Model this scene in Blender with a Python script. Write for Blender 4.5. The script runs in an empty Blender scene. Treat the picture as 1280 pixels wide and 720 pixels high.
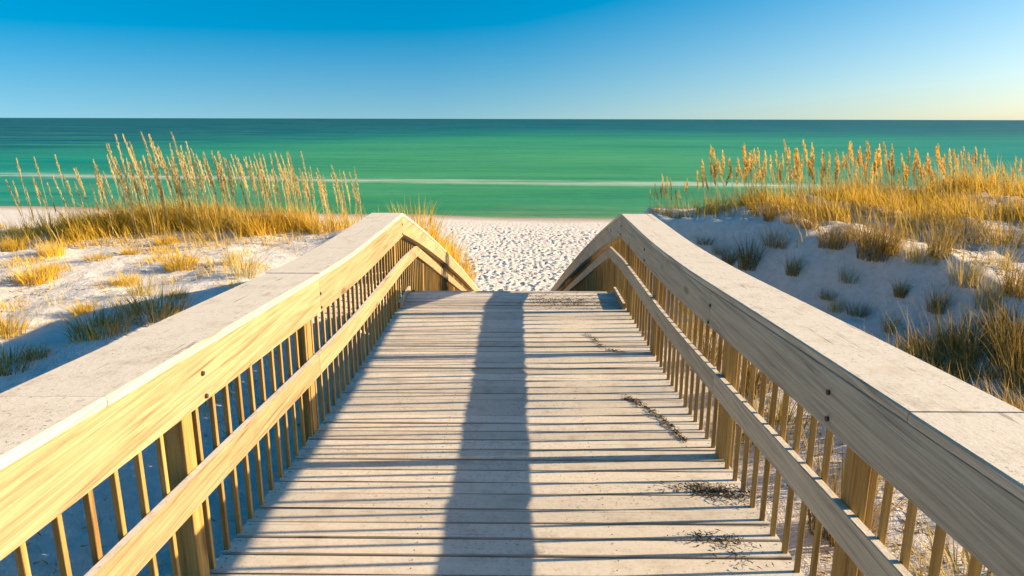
import bpy, bmesh, math, random
import numpy as np
from mathutils import Vector, Matrix, noise as mnoise

random.seed(7)
rng = np.random.default_rng(7)
scene = bpy.context.scene
col = scene.collection

# ------------------------------------------------------------------ camera
F, PITCH, YAW, ROLL, H = 868.7, .2388, .0071, .0023, 2.13
cd = bpy.data.cameras.new('camera'); cam = bpy.data.objects.new('camera', cd); col.objects.link(cam)
cd.lens = 36 * F / 1280; cd.sensor_width = 36; cd.clip_start = .05; cd.clip_end = 90000
cam.matrix_world = (Matrix.Translation((0, 0, H)) @ Matrix.Rotation(YAW, 4, 'Z')
                    @ Matrix.Rotation(math.pi / 2 - PITCH, 4, 'X') @ Matrix.Rotation(ROLL, 4, 'Z'))
scene.camera = cam

# ------------------------------------------------------------------ noise
def lattice(x, y, seed):
    ix = np.floor(x).astype(np.int64); iy = np.floor(y).astype(np.int64)
    fx = x - ix; fy = y - iy
    fx = fx * fx * (3 - 2 * fx); fy = fy * fy * (3 - 2 * fy)
    def h(a, b):
        n = (a * 374761393 + b * 668265263 + seed * 1442695041) & 0xffffffff
        n = ((n ^ (n >> 13)) * 1274126177) & 0xffffffff
        n = n ^ (n >> 16)
        return (n & 0xffff) / 32767.5 - 1
    a = h(ix, iy); b = h(ix + 1, iy); c = h(ix, iy + 1); d = h(ix + 1, iy + 1)
    return (a * (1 - fx) + b * fx) * (1 - fy) + (c * (1 - fx) + d * fx) * fy
def fbm(x, y, seed=1, octs=4, gain=.5):
    s = 0; a = 1
    for o in range(octs):
        s = s + a * lattice(x * 2 ** o + 17.3 * o, y * 2 ** o - 9.1 * o, seed + o); a *= gain
    return s
def sm(t, a, b):
    t = np.clip((t - a) / (b - a), 0, 1)
    return t * t * (3 - 2 * t)
def mix(a, b, t): return a * (1 - t) + b * t

# ------------------------------------------------------------------ walkway profile
S1, YB = .0559, 5.3
def zdeck(Y):
    Y = np.asarray(Y, float); w = .9
    t = YB - Y
    return S1 * np.where(t > w, t, np.where(t < -w, 0, (t + w) ** 2 / (4 * w)))
CAPY = [-4, 7.70, 9.0, 10.0, 12, 16, 20, 26.2]
CAPZ = [None, 1.11, .77, .49, -.09, -1.31, -2.58, -4.55]
def zcap(Y):
    Y = np.asarray(Y, float)
    return np.where(Y < 7.70, zdeck(Y) + 1.11, np.interp(Y, CAPY[1:], CAPZ[1:]))
def zmid(Y):       # top of the mid rail
    Y = np.asarray(Y, float)
    return np.where(Y < 9.1, zdeck(Y) + .54 - .05 * np.clip(Y - 8, 0, 2), np.interp(Y, [9.1, 10.6, 12, 16, 20, 26.2], [.485, .02, -.43, -1.69, -2.98, -4.95]))
DECK_END = 8.52
def zstair(Y):
    return np.interp(Y, [DECK_END, 12, 16, 20, 26.6], [0, -1.18, -2.40, -3.66, -5.66])

# ------------------------------------------------------------------ terrain height
NF = 4200
fy_ = 24 + 27 * rng.uniform(0, 1, NF) ** .9
fx_ = rng.normal(0, 1, NF) * (2.2 + (fy_ - 24) * .12) + .3 + (fy_ - 24) * .03
fr_ = rng.uniform(.06, .15, NF); fd_ = rng.uniform(.02, .06, NF); fa_ = rng.normal(math.pi / 2, .5, NF)

def ground(x, y, fine=True):
    x = np.asarray(x, float); y = np.asarray(y, float)
    xc = np.clip(x, -90, 90)
    beach = -4.72 - .0275 * (np.minimum(y, 400) - 27) - .0034 * xc + .02 * fbm(x * .12, y * .12, 5, 2)
    beach = np.maximum(beach, -9)
    mid = np.minimum(-.66, zstair(y) - .42) - .3 * np.clip(y - 26.6, 0, 60)
    # left dune
    hL = -.04 + .10 * fbm(x * .33, y * .33, 11, 3) + .05 * sm(y, 10, 14) - .02 * np.clip(-x - 8, 0, 6)
    hL = mix(mix(-.66, -.2, sm(y, 7.2, 10) * sm(-x, 1.5, 2.1)), hL, sm(-x, 2.0, 4.5))
    crestL = 14.2 + .6 * fbm(x * .25, x * 0 + 3., 21, 2) + np.clip(-x - 9, 0, 40) * .08
    hL = hL - np.clip(y - crestL, 0, 60) * (.42 + 0 * x) * sm(y, crestL - .2, crestL + 1.2)
    # right dune
    xf = 3.75 + (11.5 - y) * .62 - 1.3 * sm(y, 11.2, 12.4) + .5 * fbm(x * .1, y * .55, 31, 2)
    top = mix(.02, .55, sm(y, 5.5, 12.3)) + .012 * np.clip(x - 6, 0, 6)
    hR = -.55 + (top + .55) * sm(x, xf - .75, xf + .55)
    hR = hR + .19 * fbm(x * .8, y * .65, 41, 4) * sm(x, 2.2, 3.5) + .05 * np.sin(x * 3.1 + y * 1.7 + 2.2 * fbm(x * .5, y * .5, 43, 2)) * sm(x, xf - .5, xf + 1)
    hR = mix(np.minimum(-.66, mid + .2), hR, sm(x, 1.6, 2.5))
    crestR = 13.4 + .5 * fbm(x * .3, x * 0 + 8., 51, 2)
    hR = hR - np.clip(y - crestR, 0, 60) * .40 * sm(y, crestR - .2, crestR + 1.2)
    # corridor under the stairs
    side = zcap(y) - .62 - .6 * np.clip(y - 24, 0, 60)
    cor_l = mix(mid, np.maximum(side + .16 + 1.15 * sm(y, 9.6, 13.5) * sm(-x, 1.62, 2.2), mid), sm(-x, 1.42, 1.8))
    cor_r = mix(mid, side - .25, sm(x, 1.6, 2.6))
    w = sm(y, 9.5, 13); wr = sm(y, 13.0, 16)
    hL = np.where(-x < 4.5, mix(hL, cor_l, w * (1 - sm(-x, 2.2, 4.5))), hL)
    hR = np.where(x < 4.0, mix(hR, cor_r, wr * (1 - sm(x, 1.8, 3.6))), hR)
    h = np.where(x < 0, hL, hR)
    k = .25
    d = h - beach
    h = beach + .5 * (d + np.sqrt(d * d + k * k)) - k * .5 * np.exp(-np.abs(d))
    if fine:
        near = 1 - sm(y, 20, 26)
        h = h + near * sm(np.abs(x), 1.4, 2.2) * (.022 * fbm(x * 2.3, y * 2.3, 61, 4, .6) + .012 * fbm(x * 7, y * 7, 65, 2))
    return h

def ray(px, py):
    v = Vector(((px - 640) / F, -(py - 360) / F, -1)).normalized()
    return cam.matrix_world.to_3x3() @ v
def at(px, py):
    d = ray(px, py); t = 2.5
    while t < 90:
        p = Vector((0, 0, H)) + d * t
        if p.z < float(ground(p.x, p.y)): break
        t += .04
    return p.x, p.y
def project(p):
    q = cam.matrix_world.inverted() @ Vector(p)
    return 640 - q.x / q.z * F, 360 + q.y / q.z * F

# ------------------------------------------------------------------ material helpers
def new_mat(name):
    m = bpy.data.materials.new(name); m.use_nodes = True
    nt = m.node_tree; nt.nodes.clear()
    out = nt.nodes.new('ShaderNodeOutputMaterial'); b = nt.nodes.new('ShaderNodeBsdfPrincipled')
    nt.links.new(b.outputs[0], out.inputs[0])
    return m, nt, b, out
def nd(nt, t, **kw):
    n = nt.nodes.new(t)
    for k, v in kw.items():
        if k in ('operation', 'blend_type', 'data_type', 'noise_dimensions', 'attribute_name', 'feature', 'distance', 'musgrave_type', 'wave_type', 'bands_direction', 'clamp', 'use_clamp'):
            setattr(n, k, v)
        elif isinstance(k, str) and k.startswith('i_'):
            n.inputs[k[2:].replace('_', ' ')].default_value = v
    return n
def L(nt, a, b): nt.links.new(a, b)
def ramp(nt, fac, stops):
    r = nt.nodes.new('ShaderNodeValToRGB'); e = r.color_ramp.elements
    while len(e) < len(stops): e.new(.5)
    for el, (p, c) in zip(e, stops):
        el.position = p; el.color = (*c, 1) if len(c) == 3 else c
    L(nt, fac, r.inputs[0]); return r.outputs[0]
def mixc(nt, fac, a, b, bt='MIX'):
    n = nt.nodes.new('ShaderNodeMix'); n.data_type = 'RGBA'; n.blend_type = bt
    for s, v in ((0, fac), (6, a), (7, b)):
        if hasattr(v, 'links'): L(nt, v, n.inputs[s])
        else: n.inputs[s].default_value = v if s == 0 or len(v) == 4 else (*v, 1)
    return n.outputs[2]
def math_(nt, op, a, b=0., c=None, clamp=False):
    n = nt.nodes.new('ShaderNodeMath'); n.operation = op; n.use_clamp = clamp
    for s, v in enumerate((a, b, c)):
        if v is None: continue
        if hasattr(v, 'links'): L(nt, v, n.inputs[s])
        else: n.inputs[s].default_value = v
    return n.outputs[0]
def noise(nt, vec, scale, detail=4, rough=.55, dist=0.):
    n = nt.nodes.new('ShaderNodeTexNoise'); L(nt, vec, n.inputs['Vector'])
    n.inputs['Scale'].default_value = scale; n.inputs['Detail'].default_value = detail
    n.inputs['Roughness'].default_value = rough; n.inputs['Distortion'].default_value = dist
    return n.outputs['Fac']
def mapping(nt, vec, scale=(1, 1, 1), loc=(0, 0, 0)):
    n = nt.nodes.new('ShaderNodeMapping'); L(nt, vec, n.inputs[0])
    n.inputs['Scale'].default_value = scale; n.inputs['Location'].default_value = loc
    return n.outputs[0]
def bump(nt, b, h, strength, dist):
    n = nt.nodes.new('ShaderNodeBump'); n.inputs['Strength'].default_value = strength; n.inputs['Distance'].default_value = dist
    L(nt, h, n.inputs['Height']); L(nt, n.outputs[0], b.inputs['Normal']); return n

# sand
def sand_mat():
    m, nt, b, out = new_mat('sand')
    g = nt.nodes.new('ShaderNodeNewGeometry').outputs['Position']
    n1 = noise(nt, g, .7, 5); n2 = noise(nt, g, 9, 6, .65); n3 = noise(nt, g, 60, 3, .7)
    c = ramp(nt, n1, [(.3, (.74, .66, .57)), (.7, (.86, .79, .71))])
    c = mixc(nt, .6, c, ramp(nt, n2, [(.3, (.70, .62, .54)), (.62, (.9, .84, .77))]), 'MIX')
    # bits of dark litter lying on the dune sand
    n4 = noise(nt, mapping(nt, g, (1, 2.2, 1)), 13, 5, .75)
    lit = math_(nt, 'MULTIPLY', ramp(nt, n4, [(.64, (0, 0, 0)), (.70, (1, 1, 1))]), ramp(nt, noise(nt, g, .9, 2), [(.45, (0, 0, 0)), (.6, (1, 1, 1))]))
    sx = nt.nodes.new('ShaderNodeSeparateXYZ'); L(nt, g, sx.inputs[0])
    nearm = math_(nt, 'MULTIPLY', math_(nt, 'LESS_THAN', sx.outputs[1], 18.), .75)
    c = mixc(nt, math_(nt, 'MULTIPLY', lit, nearm), c, (.20, .14, .08))
    # wet sand close to the water
    wet = nt.nodes.new('ShaderNodeMapRange'); L(nt, sx.outputs[2], wet.inputs[0])
    wet.inputs[1].default_value = -5.49; wet.inputs[2].default_value = -5.40; wet.inputs[3].default_value = 1; wet.inputs[4].default_value = 0
    c = mixc(nt, wet.outputs[0], c, (.42, .34, .24))
    L(nt, c, b.inputs['Base Color'])
    b.inputs['Roughness'].default_value = .93; b.inputs['Specular IOR Level'].default_value = .15
    hh = math_(nt, 'ADD', math_(nt, 'MULTIPLY', n2, 1.), math_(nt, 'MULTIPLY', n3, .35))
    bump(nt, b, hh, .8, .045)
    return m
def wood_mat(name, c1, c2, dark, sand_top=.0, axis='Y', speck=0.):
    m, nt, b, out = new_mat(name)
    tc = nt.nodes.new('ShaderNodeNewGeometry').outputs['Position']
    oi = nt.nodes.new('ShaderNodeObjectInfo').outputs['Random']
    off = nt.nodes.new('ShaderNodeVectorMath'); off.operation = 'ADD'; L(nt, tc, off.inputs[0])
    cx = nt.nodes.new('ShaderNodeCombineXYZ'); L(nt, math_(nt, 'MULTIPLY', oi, 37.), cx.inputs[0]); L(nt, math_(nt, 'MULTIPLY', oi, 91.), cx.inputs[1])
    L(nt, cx.outputs[0], off.inputs[1]); v = off.outputs[0]
    sc = {'Y': (24, .7, 24), 'X': (.75, 14, 14), 'Z': (16, 16, .8)}[axis]
    gr = noise(nt, mapping(nt, v, sc), 2.2, 7, .62, .6)
    gr2 = noise(nt, mapping(nt, v, tuple(s * 3.3 if s > 1 else s * 1.3 for s in sc)), 2.5, 4, .6)
    c = ramp(nt, gr, [(.34, dark), (.45, c2), (.60, c1)])
    c = mixc(nt, ramp(nt, gr2, [(.36, (1, 1, 1)), (.5, (0, 0, 0))]), c, tuple(d * .85 for d in c2))
    big = noise(nt, mapping(nt, v, tuple(min(s, 1.5) for s in sc)), 1.3, 3)
    c = mixc(nt, ramp(nt, big, [(.35, (.0, .0, .0)), (.7, (.4, .4, .4))]), c, c1)
    # knots
    vo = nt.nodes.new('ShaderNodeTexVoronoi'); L(nt, mapping(nt, v, {'Y': (4, 1.6, 4), 'X': (1.6, 4, 4), 'Z': (4, 4, 1.6)}[axis]), vo.inputs['Vector']); vo.inputs['Scale'].default_value = 1.0
    kn = ramp(nt, vo.outputs['Distance'], [(.07, (1, 1, 1)), (.15, (0, 0, 0))])
    c = mixc(nt, math_(nt, 'MULTIPLY', kn, .6), c, tuple(d * .6 for d in dark))
    hs = nt.nodes.new('ShaderNodeHueSaturation'); L(nt, c, hs.inputs['Color'])
    ra = nt.nodes.new('ShaderNodeAttribute'); ra.attribute_name = 'rnd'
    L(nt, math_(nt, 'ADD', math_(nt, 'ADD', .84, math_(nt, 'MULTIPLY', oi, .26)), math_(nt, 'MULTIPLY', ra.outputs['Fac'], .12)), hs.inputs['Value']); c = hs.outputs[0]
    if sand_top > 0:
        nn = nt.nodes.new('ShaderNodeNewGeometry').outputs['True Normal']
        sx = nt.nodes.new('ShaderNodeSeparateXYZ'); L(nt, nn, sx.inputs[0])
        up = math_(nt, 'GREATER_THAN', sx.outputs[2], .8)
        sn = noise(nt, tc, 6.5, 7, .7); sg = noise(nt, tc, 38, 4, .75)
        cov = ramp(nt, sn, [(.40 - sand_top * .16, (.25, .25, .25)), (.60 - sand_top * .12, (1, 1, 1))])
        sandc = ramp(nt, sg, [(.30, (.52, .44, .33)), (.40, (.78, .70, .58)), (.7, (.86, .79, .68))])
        c = mixc(nt, math_(nt, 'MULTIPLY', up, math_(nt, 'MULTIPLY', cov, min(1, sand_top))), c, sandc)
        if speck > 0:
            sp = noise(nt, tc, 55, 3, .8)
            spp = noise(nt, tc, 1.6, 3, .6)
            k = math_(nt, 'MULTIPLY', ramp(nt, sp, [(.60, (0, 0, 0)), (.66, (1, 1, 1))]), ramp(nt, spp, [(.42, (.1, .1, .1)), (.62, (1, 1, 1))]))
            c = mixc(nt, math_(nt, 'MULTIPLY', math_(nt, 'MULTIPLY', k, up), speck), c, (.12, .10, .08))
    if axis == 'X':
        hv = nt.nodes.new('ShaderNodeHueSaturation'); L(nt, c, hv.inputs['Color']); L(nt, math_(nt, 'ADD', .80, math_(nt, 'MULTIPLY', ra.outputs['Fac'], .22)), hv.inputs['Value']); c = hv.outputs[0]
    ck = noise(nt, mapping(nt, v, {'Y': (34, .55, 34), 'X': (.55, 34, 34), 'Z': (34, 34, .6)}[axis]), 1.5, 3, .5, .4)
    ckm = ramp(nt, ck, [(.66, (0, 0, 0)), (.70, (.5, .5, .5))])
    c = mixc(nt, ckm, c, tuple(d * .5 for d in dark))
    L(nt, c, b.inputs['Base Color'])
    b.inputs['Roughness'].default_value = .8; b.inputs['Specular IOR Level'].default_value = .2
    sg2 = noise(nt, tc, 90, 3, .7)
    bump(nt, b, math_(nt, 'ADD', math_(nt, 'MULTIPLY', gr2, .35 if sand_top > .85 else 1.), math_(nt, 'MULTIPLY', sg2, .5)), .5, .004)
    return m

M = {}
M['sand'] = sand_mat()
M['rail'] = wood_mat('rail_wood', (.46, .345, .19), (.34, .24, .12), (.16, .10, .045), .95, 'Y', .5)
M['grey_rail'] = wood_mat('grey_rail_wood', (.55, .49, .36), (.42, .37, .27), (.24, .21, .17), .8, 'Y', .5)  # greyer, paler wood tone for the right rail's apron and mid rail
M['cap'] = wood_mat('sandy_cap_wood', (.70, .60, .44), (.56, .46, .32), (.30, .22, .15), .86, 'Y', .9)
M['post'] = wood_mat('post_wood', (.48, .30, .10), (.36, .21, .06), (.20, .11, .03), .6, 'Z')
M['deck'] = wood_mat('deck_wood', (.66, .56, .43), (.50, .42, .32), (.24, .19, .14), .80, 'X', .9)
M['joist'] = wood_mat('joist_wood', (.42, .34, .24), (.32, .25, .17), (.2, .15, .1), 0, 'Y')

def simple(name, colr, rough=.8, metal=0., spec=.3):
    m, nt, b, out = new_mat(name)
    g = nt.nodes.new('ShaderNodeNewGeometry').outputs['Position']
    n = noise(nt, g, 45, 4)
    L(nt, mixc(nt, n, tuple(c * .7 for c in colr), tuple(min(1, c * 1.25) for c in colr)), b.inputs['Base Color'])
    b.inputs['Roughness'].default_value = rough; b.inputs['Metallic'].default_value = metal; b.inputs['Specular IOR Level'].default_value = spec
    return m
M['bolt'] = simple('rusty_bolt', (.10, .07, .05), .6, .5)
M['weed'] = simple('dry_seaweed', (.09, .065, .04), .95)

def grass_mat(name, a, bcol, c3, trans=.35):
    m, nt, b, out = new_mat(name)
    at_ = nt.nodes.new('ShaderNodeAttribute'); at_.attribute_name = 'rnd'
    oi = nt.nodes.new('ShaderNodeObjectInfo').outputs['Random']
    f = math_(nt, 'FRACT', math_(nt, 'ADD', at_.outputs['Fac'], math_(nt, 'MULTIPLY', oi, .0)))
    c = ramp(nt, f, [(0., a), (.5, bcol), (1., c3)])
    hs = nt.nodes.new('ShaderNodeHueSaturation'); L(nt, c, hs.inputs['Color'])
    L(nt, math_(nt, 'ADD', .8, math_(nt, 'MULTIPLY', oi, .4)), hs.inputs['Value']); c = hs.outputs[0]
    L(nt, c, b.inputs['Base Color']); b.inputs['Roughness'].default_value = .6; b.inputs['Specular IOR Level'].default_value = .25
    tr = nt.nodes.new('ShaderNodeBsdfTranslucent'); L(nt, c, tr.inputs[0])
    mx = nt.nodes.new('ShaderNodeMixShader'); mx.inputs[0].default_value = trans
    L(nt, b.outputs[0], mx.inputs[1]); L(nt, tr.outputs[0], mx.inputs[2]); L(nt, mx.outputs[0], out.inputs[0])
    return m
M['gold'] = grass_mat('golden_grass', (.74, .42, .03), (.84, .54, .05), (.66, .48, .10), .45)
M['straw'] = grass_mat('straw_grass', (.50, .38, .14), (.62, .44, .13), (.38, .34, .10))
M['brown'] = grass_mat('brown_grass', (.34, .21, .05), (.50, .32, .08), (.26, .21, .06), .3)
M['green'] = grass_mat('green_scrub', (.20, .16, .04), (.36, .26, .06), (.46, .32, .08), .3)
M['stalk'] = grass_mat('pale_stalk', (.66, .52, .20), (.72, .60, .30), (.60, .50, .22))
M['seed'] = grass_mat('seed_head', (.84, .50, .08), (.88, .62, .16), (.80, .56, .16), .5)
M['seed_pale'] = grass_mat('pale_seed_head', (.78, .58, .20), (.82, .66, .34), (.74, .60, .22), .5)

# ------------------------------------------------------------------ mesh helpers
def tag(o, label=None, cat=None, group=None, kind=None):
    for k, v in (('label', label), ('category', cat), ('group', group), ('kind', kind)):
        if v: o[k] = v
    return o
def empty(name, loc=(0, 0, 0)):
    o = bpy.data.objects.new(name, None); col.objects.link(o); o.location = loc; o.empty_display_size = .2
    return o
class MB:
    def __init__(s): s.v = []; s.f = []; s.r = []
    def box(s, x0, x1, y0, y1, z0, z1, top=None, rnd=0):
        n = len(s.v)
        s.v += [(x0, y0, z0), (x1, y0, z0), (x1, y1, z0), (x0, y1, z0), (x0, y0, z1), (x1, y0, z1), (x1, y1, z1), (x0, y1, z1)]
        for q in ((3, 2, 1, 0), (4, 5, 6, 7), (0, 1, 5, 4), (1, 2, 6, 5), (2, 3, 7, 6), (3, 0, 4, 7)):
            s.f.append(tuple(n + k for k in q)); s.r.append(rnd)
    def sweep(s, Ys, x0, x1, zt, zb, bev=.004, wob=0.):
        """board following zt(Y) .. zb(Y) along Y with small chamfers"""
        ring = []
        for i, Y in enumerate(Ys):
            a, b = float(zt(Y)), float(zb(Y)); o = wob * mnoise.noise((Y * .7, x0 * 3, 1.3))
            pts = [(x0 + bev, a), (x1 - bev, a), (x1, a - bev), (x1, b + bev), (x1 - bev, b), (x0 + bev, b), (x0, b + bev), (x0, a - bev)]
            n = len(s.v); s.v += [(px + o, Y, pz) for px, pz in pts]; ring.append(n)
        for i in range(len(ring) - 1):
            for k in range(8):
                k2 = (k + 1) % 8
                s.f.append((ring[i] + k, ring[i] + k2, ring[i + 1] + k2, ring[i + 1] + k)); s.r.append(0)
        s.f.append(tuple(ring[0] + k for k in reversed(range(8)))); s.r.append(0)
        s.f.append(tuple(ring[-1] + k for k in range(8))); s.r.append(0)
    def build(s, name, mat, parent=None, bevel=0., smooth=False):
        me = bpy.data.meshes.new(name); me.from_pydata(s.v, [], s.f); me.update()
        if any(s.r):
            a = me.attributes.new('rnd', 'FLOAT', 'FACE'); a.data.foreach_set('value', np.array(s.r, np.float32))
        bm = bmesh.new(); bm.from_mesh(me); bmesh.ops.recalc_face_normals(bm, faces=bm.faces); bm.to_mesh(me); bm.free()
        if smooth: me.polygons.foreach_set('use_smooth', [True] * len(me.polygons))
        me.materials.append(mat)
        o = bpy.data.objects.new(name, me); col.objects.link(o)
        if parent: o.parent = parent
        if bevel:
            md = o.modifiers.new('b', 'BEVEL'); md.width = bevel; md.segments = 2; md.limit_method = 'ANGLE'
        return o

# ------------------------------------------------------------------ ground sheet
def build_ground():
    def axis(parts):
        o = []
        for a, b, st in parts:
            n = max(1, int(round((b - a) / st))); o += list(np.linspace(a, b, n, endpoint=False))
        return o + [parts[-1][1]]
    xs = np.array(axis([(-6000, -600, 900), (-600, -60, 60), (-60, -16, 2.), (-16, -11, .2), (-11, 12, .075), (12, 18, .2), (18, 60, 2.), (60, 600, 60), (600, 6000, 900)]))
    ys = np.array(axis([(-3000, -300, 450), (-300, -12, 24), (-12, -1, .6), (-1, 3, .12), (3, 16, .07), (16, 25, .16), (25, 48, .085), (48, 62, .14), (62, 120, 4.), (120, 400, 40)]))
    X, Y = np.meshgrid(xs, ys)
    Z = ground(X, Y)
    # footprints trodden into the beach
    for x0, y0, r, d, a in zip(fx_, fy_, fr_, fd_, fa_):
        i0, i1 = np.searchsorted(xs, (x0 - .5, x0 + .5)); j0, j1 = np.searchsorted(ys, (y0 - .5, y0 + .5))
        if i1 <= i0 or j1 <= j0: continue
        dx = X[j0:j1, i0:i1] - x0; dy = Y[j0:j1, i0:i1] - y0
        u = dx * math.cos(a) + dy * math.sin(a); v = -dx * math.sin(a) + dy * math.cos(a)
        q = np.sqrt((u / (r * 1.35)) ** 2 + (v / (r * .8)) ** 2)
        fade = min(1, (53 - y0) / 8)
        Z[j0:j1, i0:i1] += fade * d * (-1.25 * np.exp(-q ** 4 * .9) + .55 * np.exp(-((q - 1.35) / .35) ** 2))
    nx, ny = len(xs), len(ys)
    co = np.stack([X, Y, Z], -1).reshape(-1, 3).astype(np.float32)
    idx = np.arange(nx * ny).reshape(ny, nx)
    q = np.stack([idx[:-1, :-1], idx[:-1, 1:], idx[1:, 1:], idx[1:, :-1]], -1).reshape(-1, 4)
    me = bpy.data.meshes.new('ground'); me.vertices.add(len(co)); me.vertices.foreach_set('co', co.ravel())
    me.loops.add(q.size); me.loops.foreach_set('vertex_index', q.ravel().astype(np.int32))
    me.polygons.add(len(q)); me.polygons.foreach_set('loop_start', np.arange(0, q.size, 4, dtype=np.int32))
    me.update(calc_edges=True); me.polygons.foreach_set('use_smooth', [True] * len(q))
    me.materials.append(M['sand'])
    o = bpy.data.objects.new('sand_ground', me); col.objects.link(o); tag(o, kind='structure')
build_ground()

# ------------------------------------------------------------------ sea
def build_sea():
    m, nt, b, out = new_mat('sea_water')
    g = nt.nodes.new('ShaderNodeNewGeometry').outputs['Position']
    sx = nt.nodes.new('ShaderNodeSeparateXYZ'); L(nt, g, sx.inputs[0])
    X, Y = sx.outputs[0], sx.outputs[1]
    # depth zones of the water: distance from the shore on a log scale, wavering with sand bars
    wv = math_(nt, 'SUBTRACT', noise(nt, mapping(nt, g, (.0022, .012, 1)), 1., 4, .6), .5)
    lg = math_(nt, 'LOGARITHM', math_(nt, 'MAXIMUM', Y, 40.), 10.)
    ang = math_(nt, 'DIVIDE', X, math_(nt, 'ADD', Y, 30.))
    bias = math_(nt, 'MULTIPLY', ang, .12)
    t = math_(nt, 'SUBTRACT', math_(nt, 'ADD', lg, math_(nt, 'MULTIPLY', wv, .34)), math_(nt, 'MULTIPLY', math_(nt, 'ABSOLUTE', ang), -.28))
    t = math_(nt, 'ADD', math_(nt, 'SUBTRACT', t, bias), math_(nt, 'MULTIPLY', math_(nt, 'MAXIMUM', math_(nt, 'SUBTRACT', 0., ang), 0.), .25))
    t = math_(nt, 'DIVIDE', math_(nt, 'SUBTRACT', t, 1.7), 2.0)
    c = ramp(nt, t, [(.0, (.20, .34, .16)), (.05, (.055, .31, .10)), (.20, (.075, .36, .12)), (.37, (.05, .34, .14)), (.44, (.01, .19, .145)), (.52, (.0, .085, .14)), (.66, (.0, .042, .11)), (1., (.0, .028, .09))])
    aa = math_(nt, 'SUBTRACT', math_(nt, 'ABSOLUTE', ang), .18)
    c = mixc(nt, math_(nt, 'MULTIPLY', math_(nt, 'MULTIPLY', aa, 2.2, clamp=True), math_(nt, 'SUBTRACT', 1., math_(nt, 'MULTIPLY', math_(nt, 'SUBTRACT', t, .36), 9., clamp=True))), c, (.0, .28, .22))
    rp = noise(nt, mapping(nt, g, (.07, .55, 1)), 1., 5, .7, .5)
    c = mixc(nt, ramp(nt, rp, [(.44, (0, 0, 0)), (.62, (.45, .45, .45))]), c, (.012, .18, .10))
    # streaks
    st = noise(nt, mapping(nt, g, (.016, .085, 1)), 1., 6, .68, .8)
    c = mixc(nt, ramp(nt, st, [(.40, (0, 0, 0)), (.68, (.38, .38, .38))]), c, (.15, .46, .24))
    st2 = noise(nt, mapping(nt, g, (.004, .035, 1)), 1., 4, .6)
    c = mixc(nt, ramp(nt, st2, [(.42, (0, 0, 0)), (.70, (.45, .45, .45))]), c, (.0, .14, .11))
    # line of foam of a small breaking wave and the wash at the shore
    yf = math_(nt, 'ADD', math_(nt, 'ADD', math_(nt, 'MULTIPLY', X, -.13), 84.), math_(nt, 'MULTIPLY', noise(nt, mapping(nt, g, (.07, 0, 0)), 1., 4), 6.))
    d = math_(nt, 'ABSOLUTE', math_(nt, 'SUBTRACT', Y, yf))
    br = noise(nt, mapping(nt, g, (.045, .5, 1)), 1., 5, .75)
    foam = math_(nt, 'MULTIPLY', ramp(nt, math_(nt, 'MULTIPLY', d, .22), [(.0, (1, 1, 1)), (.35, (.7, .7, .7)), (1., (0, 0, 0))]), ramp(nt, br, [(.38, (.0, .0, .0)), (.60, (.9, .9, .9))]))
    c = mixc(nt, foam, c, (.66, .74, .60))
    L(nt, c, b.inputs['Base Color'])
    b.inputs['Roughness'].default_value = .35; b.inputs['Specular IOR Level'].default_value = .10; b.inputs['IOR'].default_value = 1.1
    w1 = noise(nt, mapping(nt, g, (.5, 1.6, 1)), 1.2, 5, .6); w2 = noise(nt, mapping(nt, g, (.07, .3, 1)), 1., 4, .6)
    bump(nt, b, math_(nt, 'ADD', math_(nt, 'MULTIPLY', w1, .25), w2), .55, .5)
    bm = bmesh.new()
    ysr = [49, 60, 75, 100, 150, 300, 800, 2500, 8000, 40000]
    rows = []
    for y in ysr: rows.append([bm.verts.new((x, y, -5.5)) for x in (-40000, -6000, -600, -90, 0, 90, 600, 6000, 40000)])
    for a, b2 in zip(rows, rows[1:]):
        for i in range(8): bm.faces.new((a[i], a[i + 1], b2[i + 1], b2[i]))
    me = bpy.data.meshes.new('sea_water'); bm.to_mesh(me); bm.free(); me.materials.append(m)
    o = bpy.data.objects.new('sea_water', me); col.objects.link(o); tag(o, kind='structure')
build_sea()

# ------------------------------------------------------------------ boardwalk
PITCHB = .152
bw = empty('boardwalk', (0, 0, 0))
tag(bw, 'sandy grey-gold wooden boardwalk with railings on both sides and steps down to the beach', 'boardwalk')
XL, XR = -1.375, 1.290       # deck edges
# deck
mb = MB(); Y = -2.9; k = 0
PH = .06
while Y + PITCHB < DECK_END + .02:
    z = float(zdeck(Y + PITCHB / 2)); dz = random.gauss(0, .0016); tl = random.gauss(0, .003)
    jl, jr = random.uniform(-.012, .0), random.uniform(0, .012)
    g = .009 + random.uniform(-.002, .006)
    n = len(mb.v); y0, y1 = Y, Y + PITCHB - g
    z0 = float(zdeck(y0)); z1 = float(zdeck(y1))
    # a plank of four strips along X so that it can bow a little
    xs = [XL + jl, -.7, .0, .6, XR + jr]
    sk = random.gauss(0, .0025); rd = random.random() + .01
    for i, x in enumerate(xs):
        o = sk * x; bw_ = .001 * math.sin(k * 3.1 + i)
        mb.v += [(x, y0 + o, z0 - .036 + dz), (x, y0 + o, z0 + dz - .003 + bw_), (x, y0 + o + .004, z0 + dz + tl + bw_), (x, y1 + o - .004, z1 + dz - tl + bw_), (x, y1 + o, z1 + dz - .003 + bw_), (x, y1 + o, z1 - .036 + dz)]
    for i in range(4):
        a = n + i * 6; b = a + 6
        for q in range(6):
            q2 = (q + 1) % 6; mb.f.append((a + q, a + q2, b + q2, b + q)); mb.r.append(rd)
    mb.f.append(tuple(n + q for q in range(6))); mb.r.append(rd); mb.f.append(tuple(n + 24 + q for q in reversed(range(6)))); mb.r.append(rd)
    Y += PITCHB; k += 1
mb.build('deck', M['deck'], bw)
nm = MB()
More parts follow.
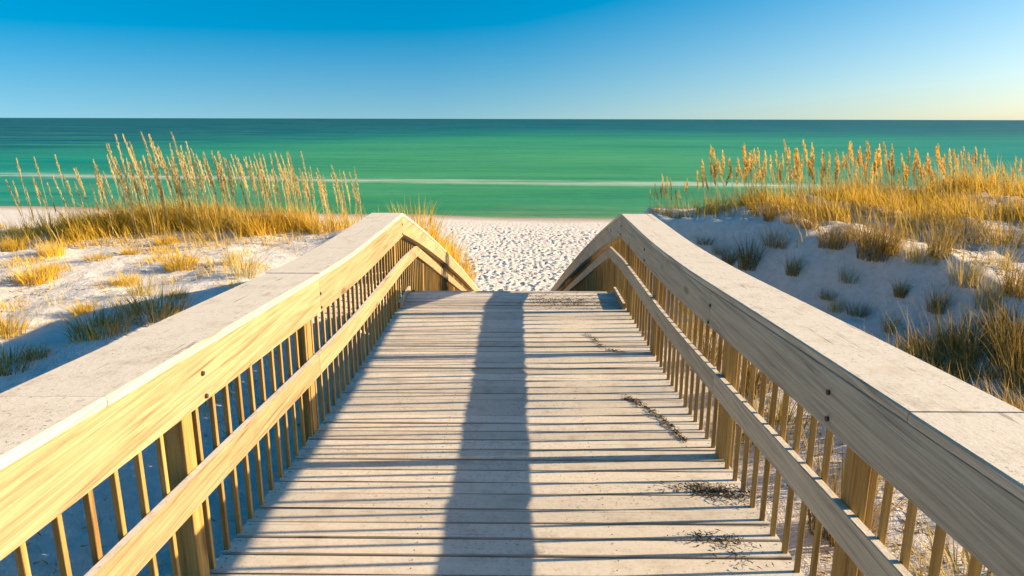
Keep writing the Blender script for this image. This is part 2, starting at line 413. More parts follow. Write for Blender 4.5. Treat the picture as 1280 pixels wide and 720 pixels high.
for kk in range(int((DECK_END + .5) / PITCHB)):
    yb = -2.9 + (int(3.4 / PITCHB) + kk) * PITCHB
    for jx in (XL + .033, -.478, .472, XR - .033):
        for dy in (.035, .105):
            cx_, cy_ = jx + random.gauss(0, .006), yb + dy + random.gauss(0, .004); zz = float(zdeck(cy_)) + .0035; n0 = len(nm.v)
            if cy_ > DECK_END - .05: continue
            for q in range(6): nm.v.append((cx_ + .0045 * math.cos(q * 1.047), cy_ + .0045 * math.sin(q * 1.047), zz))
            nm.f.append(tuple(range(n0, n0 + 6))); nm.r.append(0)
o = nm.build('screw_heads', M['bolt'], bw); o['kind'] = 'stuff'
# joists under it
for x0, x1 in ((XL + .01, XL + .055), (-.5, -.455), (.45, .495), (XR - .055, XR - .01)):
    j = MB(); j.sweep(np.arange(-2.9, DECK_END, .3), x0, x1, lambda y: zdeck(y) - .0385, lambda y: zdeck(y) - .225)
    j.build('joist', M['joist'], bw)
# steps down to the beach
Y = DECK_END + .01; i = 0
st = MB()
while Y < 25.8:
    z = float(zstair(Y + .25)) - .02
    st.box(-1.28, 1.2, Y, Y + .25, z - .04, z); st.box(-1.28, 1.2, Y + .258, Y + .49, z - .04, z + .001)
    Y += .5
for x0, x1 in ((-1.33, -1.285), (-.06, -.015), (1.205, 1.25)):
    st.sweep(np.append(np.arange(DECK_END + .01, 26.2, .5), 26.2), x0, x1, lambda y: zstair(y) - .03 - (.05 if abs(x0) < .1 else -.06), lambda y: zstair(y) - .32)
st.build('staircase', M['deck'], bw)

posts = {-1: [-1.55, .95, 2.66, 4.36, 7.64], 1: [-1.3, .75, 2.40, 4.00, 6.18, 7.64]}
stair_posts = [9.9, 12.3, 14.7, 17.1, 19.5, 21.9, 24.3, 26.05]
xin = {-1: dict(cap=(-1.625, -1.27), ap=(-1.355, -1.275), mid=(-1.362, -1.325), post=(-1.452, -1.364), bal=(-1.388, -1.365)),
       1: dict(cap=(1.148, 1.492), ap=(1.153, 1.235), mid=(1.222, 1.259), post=(1.261, 1.349), bal=(1.262, 1.285))}
def seg(a, b, st=.22):
    n = max(2, int((b - a) / st) + 1); return list(np.linspace(a, b, n))
bal_list = []
for s in (-1, 1):
    X = xin[s]; P = posts[s]; RW = M['rail'] if s < 0 else M['grey_rail']
    side = 'left' if s < 0 else 'right'
    # cap boards, butted over posts
    cuts = [-2.9, P[1], 2.0, P[3], 7.69] if s < 0 else [-2.9, P[1], 1.9, 5.2, 7.69]
    for a, b in zip(cuts, cuts[1:]):
        m = MB(); d = random.gauss(0, .0015)
        m.sweep(seg(a + .002, b - .002), X['cap'][0], X['cap'][1], lambda y: zcap(y) + d, lambda y: zcap(y) - .036 + d, .006, .010)
        m.build('cap_board', M['cap'], bw)
    m = MB(); m.sweep([7.692, 7.701] + seg(7.8, 26.2, .4), X['cap'][0], X['cap'][1], lambda y: zcap(y), lambda y: zcap(y) - .036, .006)
    o = m.build('cap_board', M['cap'], bw); o['label'] = 'handrail board sloping down beside the steps'
    ac = [-2.9, P[1], P[3] if s < 0 else P[3], P[-1] + .045]
    for i, (a, b) in enumerate(zip(ac, ac[1:])):
        m = MB(); m.sweep(seg(a + .002, b - .002), X['ap'][0], X['ap'][1], lambda y: zcap(y) - .038, lambda y: zcap(y) - .262, .005, .004)
        ap = m.build('apron_board', RW, bw)
        for py in P:
            if a <= py < b:
                for dz in (.09, .19):
                    bb = bmesh.new()
                    bmesh.ops.create_cone(bb, cap_ends=True, segments=10, radius1=.011, radius2=.009, depth=.008)
                    yy = py + random.uniform(-.02, .02)
                    fx = X['ap'][1] + .004 if s < 0 else X['ap'][0] - .004
                    bmesh.ops.transform(bb, matrix=Matrix.Translation((fx, yy, float(zcap(yy)) - .038 - dz + random.uniform(-.01, .01))) @ Matrix.Rotation(math.pi / 2, 4, 'Y'), verts=bb.verts)
                    me = bpy.data.meshes.new('bolt'); bb.to_mesh(me); bb.free(); me.materials.append(M['bolt'])
                    bo = bpy.data.objects.new('bolt', me); col.objects.link(bo); bo.parent = ap
    m = MB(); m.sweep(seg(P[-1] + .047, 26.15, .4), X['ap'][0], X['ap'][1], lambda y: zcap(y) - .038, lambda y: zcap(y) - .235, .005)
    m.build('apron_board', RW, bw)
    for i, (a, b) in enumerate(zip(ac[:-1] + [P[3] + 0], ac[1:])):
        if i == len(ac) - 1: break
        m = MB(); m.sweep(seg(a + .06, (b if i < 2 else 9.04) + .055), X['mid'][0], X['mid'][1], lambda y: zmid(y), lambda y: zmid(y) - .145, .004, .004)
        m.build('mid_rail', RW, bw)
    m = MB(); m.sweep(seg(9.1, 26.15, .3), X['mid'][0], X['mid'][1], lambda y: zmid(y), lambda y: zmid(y) - .14, .004)
    m.build('mid_rail', RW, bw)
    # posts
    for py in P + stair_posts:
        m = MB(); top = float(zcap(py)) - .05; gz = float(ground(s * 1.4, py)) - .3
        m.box(X['post'][0], X['post'][1], py - .044, py + .044, gz, top)
        p = m.build('post', M['post'], bw, .004)
    # balusters
    y = -2.86 + PH * 0; k = 0
    while y < 25.9:
        if all(abs(y - py) > .062 for py in P + stair_posts):
            bal_list.append((s, y))
        y += PITCHB
    # toe board beside the landing before the steps
    m = MB(); m.sweep(seg(7.72, DECK_END + .0, .1), *( (XL + .0, XL + .035) if s < 0 else (XR - .075, XR - .04)), lambda y: zdeck(y) + .075 - .3 * max(0, y - DECK_END), lambda y: zdeck(y) + .002 - .3 * max(0, y - DECK_END))
    m.build('toe_board', M['rail'], bw)
# balusters: the 100 largest in view one by one, the rest together
def bal(mb, s, y):
    X = xin[s]['bal']; j = random.gauss(0, .0025); w = .023 + random.gauss(0, .0015)
    zt = float(zcap(y)) - .055
    zb = (float(zdeck(y)) - .17) if y < DECK_END else float(zstair(y)) - .25
    lean = random.gauss(0, .006)
    n = len(mb.v)
    x0, x1 = X; y0, y1 = y - w / 2 + j, y + w / 2 + j
    mb.v += [(x0, y0, zb), (x1, y0, zb), (x1, y1, zb), (x0, y1, zb), (x0, y0 + lean, zt), (x1, y0 + lean, zt), (x1, y1 + lean, zt), (x0, y1 + lean, zt)]
    for q in ((3, 2, 1, 0), (4, 5, 6, 7), (0, 1, 5, 4), (1, 2, 6, 5), (2, 3, 7, 6), (3, 0, 4, 7)):
        mb.f.append(tuple(n + k for k in q)); mb.r.append(0)
inview = sorted([b for b in bal_list if 1.35 < b[1]], key=lambda b: b[1])
ones = inview[:100]; rest = [b for b in bal_list if b not in ones]
for s, y in ones:
    m = MB(); bal(m, s, y); m.build('baluster', M['post'], bw, .003)
m = MB()
for s, y in rest: bal(m, s, y)
o = m.build('baluster', M['post'], bw); o['kind'] = 'stuff'

# ------------------------------------------------------------------ grasses
def blade(mb, x, y, z, h, lean, az, w, segs=4, droop=1.6, rnd=None):
    rnd = random.random() * .98 + .01 if rnd is None else rnd
    n = len(mb.v); ca, sa = math.cos(az), math.sin(az)
    fa = az + random.uniform(.6, 2.4); wx, wy = math.cos(fa), math.sin(fa)
    for i in range(segs + 1):
        t = i / segs; ww = w * (1 - t ** 1.5) * .5 + .0004
        d = lean * t ** droop
        px, py, pz = x + ca * d, y + sa * d, z + h * (t - .18 * (lean / max(h, .01)) * t * t)
        mb.v += [(px - wx * ww, py - wy * ww, pz), (px + wx * ww, py + wy * ww, pz)]
        if i:
            a = n + 2 * (i - 1); mb.f.append((a, a + 1, a + 3, a + 2)); mb.r.append(rnd)
    return n
def raw_build(mb, name, mat, parent=None, link=True):
    me = bpy.data.meshes.new(name); me.from_pydata(mb.v, [], mb.f)
    a = me.attributes.new('rnd', 'FLOAT', 'FACE'); a.data.foreach_set('value', np.array(mb.r, np.float32))
    me.materials.append(mat); me.update()
    o = bpy.data.objects.new(name, me)
    if link: col.objects.link(o)
    if parent: o.parent = parent
    return o
def tuft_mesh(n, r, h, spread, w, wind=0.):
    mb = MB()
    for i in range(n):
        a = random.uniform(0, 6.283); q = r * math.sqrt(random.random())
        az = a + random.gauss(0, .5); hh = h * random.uniform(.45, 1.05)
        ln = hh * random.uniform(.1, spread)
        blade(mb, q * math.cos(a), q * math.sin(a), -.02, hh, ln, az, w * random.uniform(.6, 1.3))
    return mb
TUFTS = {}
def make_tuft_protos():
    spec = dict(
        gold=[(170, .18, .26, 1.1, .011), (130, .24, .20, 1.3, .011), (220, .24, .32, .9, .011)],
        low=[(130, .30, .14, 1.6, .011), (170, .42, .13, 1.5, .011)],
        brown=[(170, .16, .42, .8, .007), (200, .24, .36, 1.0, .007), (150, .13, .50, .6, .007)],
        straw=[(120, .18, .40, .9, .006), (90, .12, .46, .6, .006)],
        green=[(260, .28, .30, 1.1, .008)])
    for k, l in spec.items():
        TUFTS[k] = []
        for sp in l:
            o = raw_build(tuft_mesh(*sp), 'grass_tuft', M[{'low': 'gold'}.get(k, k)], link=False); TUFTS[k].append(o.data)
make_tuft_protos()
def tuft(kind, px, py, size, label, group, name='grass_tuft', cat='grass tuft'):
    x, y = at(px, py)
    me = TUFTS[kind][random.randrange(len(TUFTS[kind]))]
    o = bpy.data.objects.new(name, me); col.objects.link(o)
    o.location = (x, y, float(ground(x, y))); o.rotation_euler = (0, 0, random.uniform(0, 6.28)); o.scale = (size * random.uniform(.9, 1.1),) * 2 + (size * random.uniform(.9, 1.1),)
    tag(o, label, cat, group); return o

GL = 'grass tufts scattered over the left dune sand'
left_tufts = [
 ('low', 14, 306, 1.1, 'low golden tuft at the far left edge just below the dune grass band'),
 ('gold', 18, 313, .9, 'small yellow tuft by the left edge of the photo under the dune grass band'),
 ('gold', 66, 318, .9, 'round golden tuft on open sand, second from the left below the grass band'),
 ('low', 97, 296, 1.2, 'flat golden patch right under the dune grass band on the left'),
 ('low', 120, 302, 1.1, 'flat straggly tuft on bare sand left of centre of the left dune'),
 ('gold', 124, 325, .8, 'spiky yellow tuft trailing down the sand in the middle of the left dune'),
 ('low', 150, 303, 1.0, 'thin low tuft with a dark shadow under the tall sea oats'),
 ('gold', 165, 318, .75, 'small compact yellow tuft alone in the middle of the left dune'),
 ('gold', 208, 306, .8, 'small golden tuft under the second thickest sea oats'),
 ('low', 208, 316, .6, 'tiny sparse tuft just in front of a small golden tuft'),
 ('gold', 327, 290, 1.15, 'rounded golden tuft set apart in front of the dense grass band near the handrail'),
 ('gold', 228, 336, 1.35, 'tall leaning golden tuft, biggest on the open left sand'),
 ('straw', 305, 346, 1.1, 'large pale brown dry tuft close to the left handrail'),
 ('straw', 288, 330, .6, 'small dry tuft behind the large pale brown one by the handrail'),
 ('low', 28, 328, .7, 'faint low tuft left of a yellow tuft near the left edge'),
 ('gold', 47, 352, 1.0, 'bright yellow tuft low on the left sand, second from the left edge'),
 ('gold', 68, 338, .7, 'small tuft trailing right of the bright yellow tuft'),
 ('low', 8, 350, .8, 'thin flat tuft cut by the left edge above the rail shadow'),
 ('low', 138, 357, .7, 'wide flat greenish tuft above the shadow of the handrail'),
 ('gold', 158, 356, .9, 'upright yellow tuft joined to a wide flat one above the rail shadow'),
 ('straw', 178, 368, .9, 'pale dry tuft on the edge of the rail shadow'),
 ('low', 13, 382, .7, 'tiny yellow-green sprig on bare sand by the left edge'),
 ('gold', 103, 392, .7, 'small yellow tuft on the edge of the blue rail shadow'),
 ('gold', 5, 418, .9, 'small yellow tuft at the left edge where the rail shadow begins'),
 ('low', 45, 407, .5, 'small bare sprig just above the rail shadow'),
 ('green', 125, 415, 1.0, 'dark green scrubby tuft inside the blue rail shadow'),
 ('green', 192, 397, 1.25, 'biggest dark green bush in the rail shadow next to the handrail'),
 ('green', 222, 372, .5, 'small dark green sprig at the far end of the rail shadow'),
 ('green', 45, 446, .45, 'tiny dark sprig alone in the rail shadow'),
 ('green', 4, 462, .9, 'dark green tuft cut by the left edge in the shadow above the handrail'),
]
for k, px, py, s, lb in left_tufts: tuft(k, px, py, s, lb, GL)

GR = 'grass clumps on the right dune slope'
right_tufts = [
 ('brown', 912, 330, .9, 'brown clump beside the right handrail below the first blue hollow'),
 ('brown', 935, 338, 1.1, 'green-brown upright clump behind the right handrail'),
 ('straw', 898, 322, .6, 'small pale sprig next to the right handrail under the crest'),
 ('brown', 972, 308, 1.0, 'reddish brown clump in the middle of the right slope'),
 ('brown', 962, 276, .7, 'small dry clump just under the crest by the blue hollow'),
 ('brown', 990, 280, .6, 'small grey-brown clump under the crest right of the blue hollow'),
 ('brown', 1040, 308, 1.2, 'tall dark gold clump standing alone in the centre of the right slope'),
 ('brown', 1092, 325, 1.5, 'largest bushy brown clump above the wide blue hollow'),
 ('brown', 1110, 318, 1.2, 'leaning gold-brown clump joined to the largest bushy clump'),
 ('straw', 1152, 328, 1.1, 'slender straw clump right of the largest bushy clump'),
 ('straw', 1205, 355, 1.3, 'tall straw clump hanging down over the sand at the right'),
 ('brown', 1205, 300, 1.3, 'thick brown clump under the dense grass at the right'),
 ('brown', 1262, 305, 1.3, 'brown clump under the dense grass by the right edge'),
 ('straw', 1140, 290, 1.1, 'leaning straw clump at the lower edge of the dense grass'),
 ('straw', 1045, 390, .6, 'short reddish tuft at the foot of the wide blue hollow'),
 ('brown', 1072, 396, .55, 'small brown tuft next to the short reddish one by the handrail'),
 ('brown', 1035, 378, .5, 'tiny dry tuft left of the short reddish one'),
 ('straw', 1232, 385, 1.2, 'bare dry stems rising beside the blue hollow at the right edge'),
 ('brown', 1268, 372, 1.1, 'brown clump at the right edge above the dense scrub'),
 ('straw', 1250, 335, .9, 'pale clump on lit sand by the right edge'),
 ('brown', 880, 312, .55, 'small brown sprig highest up against the right handrail'),
 ('brown', 1012, 286, .8, 'dark clump just under the golden grass, left of the tall clump standing alone'),
 ('straw', 1060, 352, .7, 'faint dry tuft in the upper part of the wide blue hollow'),
 ('brown', 1125, 372, .6, 'little brown tuft in the middle of the wide blue hollow'),
 ('brown', 1170, 392, .8, 'brown tuft at the right end of the wide blue hollow'),
 ('brown', 990, 345, .8, 'brown tuft above the handrail between the two blue hollows'),
 ('straw', 1110, 415, .7, 'dry tuft poking up behind the handrail left of the thicket'),
 ('brown', 1080, 300, 1.2, 'thick brown clump hanging from the lower edge of the golden grass'),
 ('brown', 1175, 320, 1.1, 'brown clump under the golden grass between two straw clumps'),
 ('green', 1180, 470, .9, 'dark scrub at the lower left corner of the thicket behind the right handrail'),
 ('green', 1225, 465, 1.2, 'dark green-brown scrub in the thicket behind the right handrail'),
 ('brown', 1262, 455, 1.5, 'tall golden clump in the thicket at the right edge'),
 ('green', 1275, 420, 1.3, 'greenish scrub at the top of the thicket on the right edge'),
 ('straw', 1205, 440, 1.5, 'cluster of pale dry stems standing out of the thicket'),
 ('brown', 1275, 490, 1.3, 'brown scrub lowest in the thicket at the right edge'),
]
for k, px, py, s, lb in right_tufts: tuft(k, px, py, s, lb, GR, 'grass_clump', 'grass clump')

# scrub seen through the right balusters
GU = 'scrub clumps beside the deck behind the right balusters'
lab = ['nearest', 'second nearest', 'third nearest', 'fourth nearest', 'fifth nearest', 'sixth nearest', 'seventh nearest', 'eighth nearest', 'ninth nearest', 'farthest']
for i, (x, y, k, s) in enumerate([(2.35, 2.6, 'brown', 1.4), (2.7, 3.4, 'green', 1.4), (2.2, 4.2, 'brown', 1.5), (2.8, 4.9, 'straw', 1.5), (2.25, 5.7, 'green', 1.3), (2.4, 6.6, 'brown', 1.5), (2.2, 7.6, 'brown', 1.3), (3.4, 5.6, 'brown', 1.4), (2.3, 8.6, 'straw', 1.2), (2.5, 9.6, 'brown', 1.1)]):
    me = TUFTS[k][i % len(TUFTS[k])]
    o = bpy.data.objects.new('scrub_clump', me); col.objects.link(o)
    o.location = (x, y, float(ground(x, y))); o.rotation_euler[2] = i * 1.3; o.scale = (s, s, s)
    tag(o, '%s of the dry scrub clumps seen through the right balusters' % lab[i], 'scrub', GU)

# grass climbing over the left handrail beside the steps
GS = 'golden grass clumps along the left handrail of the steps'
pos = [(-1.98, 11.2, 1.2), (-1.92, 12.3, 1.3), (-1.95, 13.4, 1.4), (-1.92, 14.6, 1.4), (-1.98, 15.8, 1.5), (-1.92, 17., 1.5), (-1.98, 18.5, 1.6), (-1.92, 20.1, 1.6), (-1.98, 22., 1.7), (-1.95, 24., 1.7)]
lab = ['highest', 'second highest', 'third highest', 'fourth highest', 'fifth highest', 'fifth lowest', 'fourth lowest', 'third lowest', 'second lowest', 'lowest']
for i, (x, y, s) in enumerate(pos):
    me = TUFTS['gold'][i % 3]
    o = bpy.data.objects.new('grass_clump', me); col.objects.link(o)
    o.location = (x, y, float(ground(x, y))); o.rotation_euler[2] = i * 2.1; o.scale = (s * 1.25, s * 1.25, s * 2.3)
    tag(o, '%s golden clump in the row along the left handrail of the steps' % lab[i], 'grass clump', GS)

# dense bands of dune grass (nobody could count the blades)
def band(name, n, xr, yr, dens, h, lean_az, label, mat='gold'):
    mb = MB(); c = 0
    while c < n:
        x = random.uniform(*xr); y = random.uniform(*yr)
        d = dens(x, y)
        if random.random() > d: continue
        hh = h(x, y) * (random.uniform(.5, 1.1) if random.random() > .10 else random.uniform(1.2, 2.1))
        az = lean_az + random.gauss(0, .9)
        blade(mb, x, y, float(GZ(x, y)) - .02, hh, hh * random.uniform(.1, .75), az, random.uniform(.008, .016), 3)
        c += 1
    o = raw_build(mb, name, M[mat]); tag(o, label, 'grass', None, 'stuff'); return o
# quick height lookup
gx = np.arange(-20, 24, .1); gy = np.arange(2, 22, .1)
GXm, GYm = np.meshgrid(gx, gy); GG = ground(GXm, GYm)
def GZ(x, y):
    i = int((x + 20) / .1); j = int((y - 2) / .1)
    if 0 <= i < GG.shape[1] and 0 <= j < GG.shape[0]: return GG[j, i]
    return float(ground(x, y, False))
def dL(x, y):
    patch = .5 + .9 * float(fbm(np.array(x * .9), np.array(y * .9), 71, 2))
    if x < -8.9: return .16 * patch * (1 if 13.0 < y < 14.8 else .2)
    lo = 13.2 + .4 * math.sin(x * 1.7) + .3 * math.sin(x * 4.1)
    edge = 1 if y > lo else .05
    return max(.04, patch) * edge * (1 if x < -3.9 else .12)
band('dune_grass', 16000, (-17, -2.6), (11.8, 15.2), dL, lambda x, y: .33 if x > -9 else .17, math.pi, 'dense golden grass along the crest of the left dune')
def dR(x, y):
    patch = .55 + .8 * float(fbm(np.array(x * .8), np.array(y * .8), 75, 2))
    lo = 11.7 - np.clip(x - 4.5, 0, 5) * .55 + .35 * math.sin(x * 2.3)
    edge = 1 if y > lo else (.10 if y > lo - 1.2 else 0.)
    return max(.05, patch) * edge * (1 if x > 4.0 else .35)
band('dune_grass', 26000, (2.9, 17), (9, 14.6), dR, lambda x, y: .42 if x > 4.2 else .3, 2.6, 'dense golden grass along the crest of the right dune')

def scatter_litter(name, n, xr, yr, ok, mat, label):
    mb = MB(); c = 0
    while c < n:
        x = random.uniform(*xr); y = random.uniform(*yr)
        if random.random() > ok(x, y): continue
        z = float(GZ(x, y)) + .006
        if random.random() < .55:
            blade(mb, x, y, z - .01, random.uniform(.03, .16), random.uniform(.02, .12), random.uniform(0, 6.28), random.uniform(.003, .007), 3)
        else:
            a = random.uniform(0, 3.14); l = random.uniform(.02, .10); w = random.uniform(.002, .006); dx, dy = math.cos(a), math.sin(a)
            n0 = len(mb.v); z2 = float(GZ(x + dx * l, y + dy * l)) + .02
            mb.v += [(x - dy * w, y + dx * w, z), (x + dy * w, y - dx * w, z), (x + dx * l, y + dy * l, z2), (x, y, z + .012)]
            for q in ((0, 1, 2), (0, 2, 3), (1, 3, 2)): mb.f.append(tuple(n0 + u for u in q)); mb.r.append(random.random() * .9 + .05)
        c += 1
    o = raw_build(mb, name, M[mat]); tag(o, label, 'plant litter', None, 'stuff')
pt = lambda x, y, sd: max(0., .1 + 1.5 * float(fbm(np.array(x * .8), np.array(y * .8), sd, 3)))
band('thicket_grass', 7500, (3.2, 7.5), (4.2, 7.9), lambda x, y: max(0, .35 + float(fbm(np.array(x * 1.3), np.array(y * 1.3), 91, 2))) * (1 if x > 3.55 + max(0, y - 6.6) * .9 else .08), lambda x, y: .36, 2.6, 'tangled brown dune grass behind the right handrail', 'brown')
scatter_litter('plant_litter', 11000, (1.9, 11), (2.5, 12.5), lambda x, y: pt(x, y, 81), 'brown', 'dry stems and dead leaves strewn over the right dune slope')
scatter_litter('plant_litter', 2600, (-11, -2), (3, 14), lambda x, y: pt(x, y, 87) * .8, 'straw', 'sparse dry stems and leaf bits on the left dune sand')

band('dune_grass', 3200, (-15, -2.8), (5.5, 13.2), lambda x, y: max(0, float(fbm(np.array(x * 1.6), np.array(y * 1.9), 97, 2)) - .42) * 2.2, lambda x, y: .15, math.pi, 'low golden sprigs sprinkled over the left dune sand')
# sea oats: a clump of blades with tall stalks, each with a seed head
def stalk_mesh(h, lean, az, seg=7):
    mb = MB(); pts = []
    for i in range(seg + 1):
        t = i / seg; d = lean * t ** 1.7
        pts.append(Vector((math.cos(az) * d, math.sin(az) * d, h * t)))
    for (wx, wy) in ((1, 0), (0, 1)):
        n = len(mb.v)
        for i, p in enumerate(pts):
            w = .0042 * (1 - .55 * i / seg)
            mb.v += [(p.x - wx * w, p.y - wy * w, p.z), (p.x + wx * w, p.y + wy * w, p.z)]
            if i: a = n + 2 * (i - 1); mb.f.append((a, a + 1, a + 3, a + 2)); mb.r.append(.4)
    return mb, pts
def head_mesh(pts, length, width, dens):
    mb = MB(); tip = pts[-1]; dr = (pts[-1] - pts[-3]).normalized()
    for i in range(dens):
        t = random.random(); base = tip - dr * length * (1 - t)
        w = width * math.sin(math.pi * (.12 + .8 * t)) * random.uniform(.3, 1)
        a = random.uniform(0, 6.283); c = base + Vector((math.cos(a) * w, math.sin(a) * w, random.uniform(-.03, .0) - w * .6))
        l = random.uniform(.016, .034); q = random.uniform(.004, .008)
        u = (Vector((math.cos(a) * .5, math.sin(a) * .5, .8)) + dr * .4).normalized() * l
        v = Vector((-math.sin(a), math.cos(a), random.uniform(-.4, .4))) * q
        n = len(mb.v); mb.v += [tuple(c - u), tuple(c + v), tuple(c + u), tuple(c - v)]
        mb.f.append((n, n + 1, n + 2, n + 3)); mb.r.append(random.random() * .98 + .01)
    return mb
def oats_proto(ns, h, lean, az, hl, hw, hd, lk, name='sea_oats'):
    root = bpy.data.objects.new(name, None); parts = []
    b = tuft_mesh(90, .16, .42, .8, .007); bo = raw_build(b, 'blades', M['gold'], link=False); parts.append((bo, []))
    for i in range(ns):
        hh = h * random.uniform(.58, 1.05); a = az + random.gauss(0, .35)
        mb, pts = stalk_mesh(hh, hh * lean * random.uniform(.6, 1.3), a)
        so = raw_build(mb, 'stalk', M['stalk'], link=False)
        q = random.uniform(0, 6.28); rr = random.uniform(.02, .30); so.location = (math.cos(q) * rr, math.sin(q) * rr, 0)
        ho = raw_build(head_mesh(pts, hl * random.uniform(.8, 1.2), hw, hd), 'seed_head', M['seed_pale' if az == math.pi else 'seed'], link=False)
        parts.append((so, [ho]))
    return root, parts
def place_oats(proto, x, y, s, label, group):
    r = proto[0].copy(); col.objects.link(r); r.location = (x, y, float(ground(x, y)) - .01); r.scale = (s, s, s); r.rotation_euler[2] = random.uniform(-.35, .35)
    tag(r, label, 'sea oats', group)
    for o, ch in proto[1]:
        c = o.copy(); col.objects.link(c); c.parent = r
        for k in ch:
            d = k.copy(); col.objects.link(d); d.parent = c
LP = [oats_proto(n, 1.15, .13, math.pi, .42, .013, 80, 0) for n in (4, 7, 9, 12)]
RP = [oats_proto(n, 1.05, .16, 1.9 + math.pi / 2 * (i % 2), .27, .022, 100, 0) for i, n in enumerate((5, 8, 11, 14))]
# (px of the tip, py of the tip, stalks)
ordn = ['first', 'second', 'third', 'fourth', 'fifth', 'sixth', 'seventh', 'eighth', 'ninth', 'tenth', 'eleventh', 'twelfth', 'thirteenth', 'fourteenth', 'fifteenth', 'sixteenth', 'seventeenth', 'eighteenth', 'nineteenth', 'twentieth', 'twenty-first', 'twenty-second', 'twenty-third', 'twenty-fourth']
Lo = [(8, 194, 0), (36, 193, 0), (62, 190, 0), (100, 192, 1), (130, 176, 1), (143, 172, 1), (160, 178, 2), (178, 166, 2), (196, 176, 1), (214, 166, 2), (228, 178, 2), (246, 182, 3), (268, 190, 2), (288, 190, 3), (305, 172, 1), (322, 194, 2), (338, 190, 2), (356, 190, 2), (370, 190, 2), (384, 196, 1), (404, 190, 1), (422, 186, 1)]
for i, (px, py, k) in enumerate(Lo):
    y = random.uniform(13.1, 14.4); x = (px + 9 - 645) / F * y * .99
    z = float(ground(x, y)); d = ray(px, py); zt = H + d.z / d.y * y
    s = (zt - z) / 1.13
    w = 'thin' if k == 0 else ('full' if k > 1 else 'loose')
    place_oats(LP[k], x, y, s, '%s from the left of the sea oats on the left dune crest, a %s clump' % (ordn[i], w), 'tall sea oats on the left dune crest')
Ro = [(822, 222, 0), (836, 214, 1), (852, 214, 0), (888, 190, 0), (905, 180, 2), (936, 184, 1), (946, 178, 2), (958, 184, 1), (980, 188, 1), (998, 184, 1), (1018, 176, 3), (1034, 186, 1), (1052, 186, 1), (1078, 176, 2), (1100, 178, 3), (1118, 178, 3), (1142, 184, 1), (1164, 184, 2), (1192, 178, 2), (1206, 184, 2), (1232, 184, 3), (1256, 200, 1), (1276, 195, 1)]
for i, (px, py, k) in enumerate(Ro):
    y = random.uniform(12.3, 13.6); x = (px - 645) / F * y * .97
    z = float(ground(x, y)); d = ray(px, py); zt = H + d.z / d.y * y
    s = (zt - z) / 1.06 * (1 if px > 870 else .95)
    w = 'thin' if k == 0 else ('full' if k > 1 else 'loose')
    place_oats(RP[k], x, y, s, '%s from the left of the sea oats on the right dune crest, a %s clump' % (ordn[i], w), 'tall sea oats on the right dune crest')

# ------------------------------------------------------------------ dry seaweed and twigs on the deck
def debris(name, pts, n, spread, label, cat, ln=(.005, .022)):
    mb = MB()
    for i in range(n):
        k = random.random() * (len(pts) - 1); a = int(k); t = k - a
        x = pts[a][0] * (1 - t) + pts[a + 1][0] * t + random.gauss(0, spread[0]); y = pts[a][1] * (1 - t) + pts[a + 1][1] * t + random.gauss(0, spread[1])
        z = float(zdeck(y)) + .003 + random.random() * .003; an = random.uniform(0, 3.14); l = random.uniform(*ln); w = random.uniform(.0015, .004)
        dx, dy = math.cos(an) * l, math.sin(an) * l; wx, wy = -math.sin(an) * w, math.cos(an) * w
        n0 = len(mb.v); zz = random.uniform(0, .006)
        mb.v += [(x - dx, y - dy, z), (x + wx, y + wy, z + .004), (x + dx, y + dy, z + zz), (x - wx, y - wy, z + .004), (x, y, z + .004 + zz)]
        for q in ((0, 1, 4), (1, 2, 4), (2, 3, 4), (3, 0, 4)): mb.f.append(tuple(n0 + u for u in q)); mb.r.append(.5)
    o = raw_build(mb, name, M['weed']); tag(o, label, cat, None, 'stuff')
def deck_at(px, py):
    d = ray(px, py); t = (0 - H) / d.z
    for _ in range(8):
        y = d.y * t; t = (float(zdeck(y)) - H) / d.z
    return d.x * t, d.y * t
debris('dry_seaweed', [deck_at(*p) for p in ((780, 497), (800, 505), (825, 522), (843, 538), (858, 554))], 420, (.014, .03), 'thin dark trail of dry seaweed across the sandy planks near the right rail', 'seaweed')
debris('dry_seaweed', [deck_at(*p) for p in ((862, 612), (890, 612), (912, 618), (930, 624))], 520, (.10, .04), 'dark patch of dry seaweed on the planks beside the right balusters', 'seaweed')
debris('dry_seaweed', [deck_at(*p) for p in ((870, 676), (895, 672), (915, 680), (930, 705))], 170, (.07, .03), 'scattered dark bits of seaweed nearest the camera on the right of the deck', 'seaweed')
debris('dry_seaweed', [deck_at(*p) for p in ((668, 376), (700, 378), (745, 378))], 780, (.1, .16), 'dark specks of seaweed on the sandy landing before the steps', 'seaweed')
debris('dry_seaweed', [deck_at(*p) for p in ((733, 418), (745, 426), (760, 438), (780, 440))], 150, (.015, .02), 'faint dark trail of seaweed on the far planks', 'seaweed')

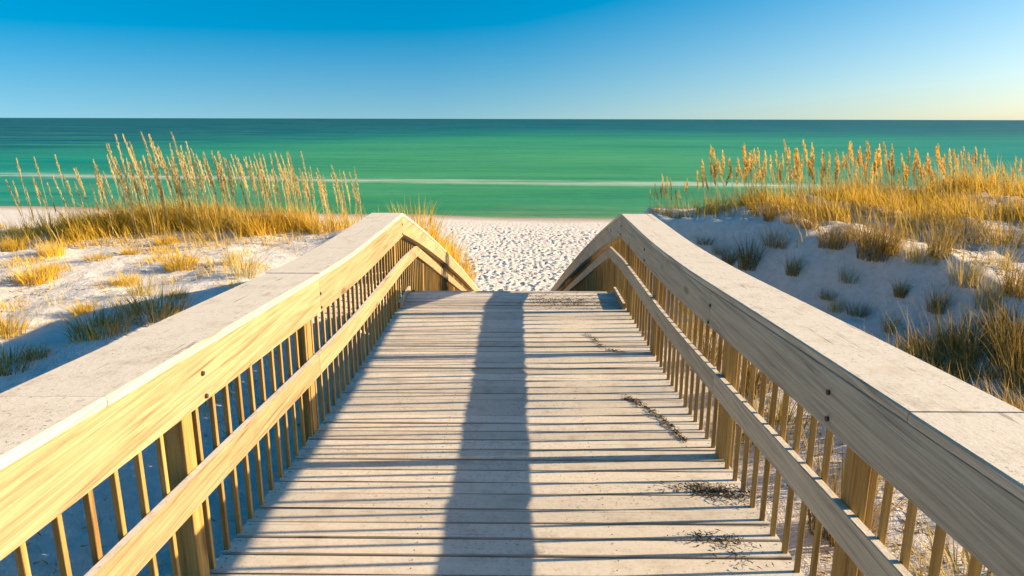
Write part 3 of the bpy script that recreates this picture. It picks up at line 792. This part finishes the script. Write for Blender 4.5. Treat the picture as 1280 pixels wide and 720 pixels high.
# ------------------------------------------------------------------ light
EL, AZ = math.radians(18.5), math.radians(3.5)   # sun from the right, a little ahead
sd = Vector((math.cos(EL) * math.cos(AZ), math.cos(EL) * math.sin(AZ), math.sin(EL)))
sl = bpy.data.lights.new('sun', 'SUN'); so = bpy.data.objects.new('sun', sl); col.objects.link(so)
sl.energy = 5.0; sl.angle = math.radians(.5); sl.color = (1, .77, .49)
so.rotation_euler = sd.to_track_quat('Z', 'Y').to_euler()
w = bpy.data.worlds.new('World'); scene.world = w; w.use_nodes = True
nt = w.node_tree; nt.nodes.clear()
out = nt.nodes.new('ShaderNodeOutputWorld'); bg = nt.nodes.new('ShaderNodeBackground'); sky = nt.nodes.new('ShaderNodeTexSky')
sky.sky_type = 'NISHITA'; sky.sun_disc = False; sky.sun_elevation = EL; sky.sun_rotation = math.pi / 2 - AZ
sky.altitude = 5; sky.air_density = 1.0; sky.dust_density = 1.5; sky.ozone_density = 2.6
hs = nt.nodes.new('ShaderNodeHueSaturation'); hs.inputs['Hue'].default_value = .488
tcw = nt.nodes.new('ShaderNodeTexCoord'); sp = nt.nodes.new('ShaderNodeSeparateXYZ'); cb = nt.nodes.new('ShaderNodeCombineXYZ')
L(nt, tcw.outputs['Generated'], sp.inputs[0]); L(nt, sp.outputs[0], cb.inputs[0]); L(nt, sp.outputs[1], cb.inputs[1])
L(nt, math_(nt, 'ADD', math_(nt, 'MULTIPLY', math_(nt, 'MAXIMUM', sp.outputs[2], 0.), 1.2), math_(nt, 'SUBTRACT', .12, math_(nt, 'MULTIPLY', math_(nt, 'MAXIMUM', math_(nt, 'ADD', sp.outputs[0], .12), 0.), .12, clamp=True))), cb.inputs[2])
vn = nt.nodes.new('ShaderNodeVectorMath'); vn.operation = 'NORMALIZE'; L(nt, cb.outputs[0], vn.inputs[0]); L(nt, vn.outputs[0], sky.inputs['Vector'])
L(nt, math_(nt, 'SUBTRACT', math_(nt, 'ADD', 1.42, math_(nt, 'MULTIPLY', math_(nt, 'MULTIPLY', sp.outputs[2], 1., clamp=True), 2.1)), math_(nt, 'MULTIPLY', math_(nt, 'MAXIMUM', sp.outputs[0], 0.), .45)), hs.inputs['Saturation'])
nt.links.new(sky.outputs[0], hs.inputs['Color']); nt.links.new(hs.outputs[0], bg.inputs[0]); nt.links.new(bg.outputs[0], out.inputs[0])
bg.inputs[1].default_value = .084
vs = scene.view_settings
vs.view_transform = 'Standard'; vs.look = 'None'; vs.gamma = 1; vs.exposure = 1.12; vs.use_curve_mapping = False
scene.cycles.max_bounces = 6; scene.cycles.diffuse_bounces = 1
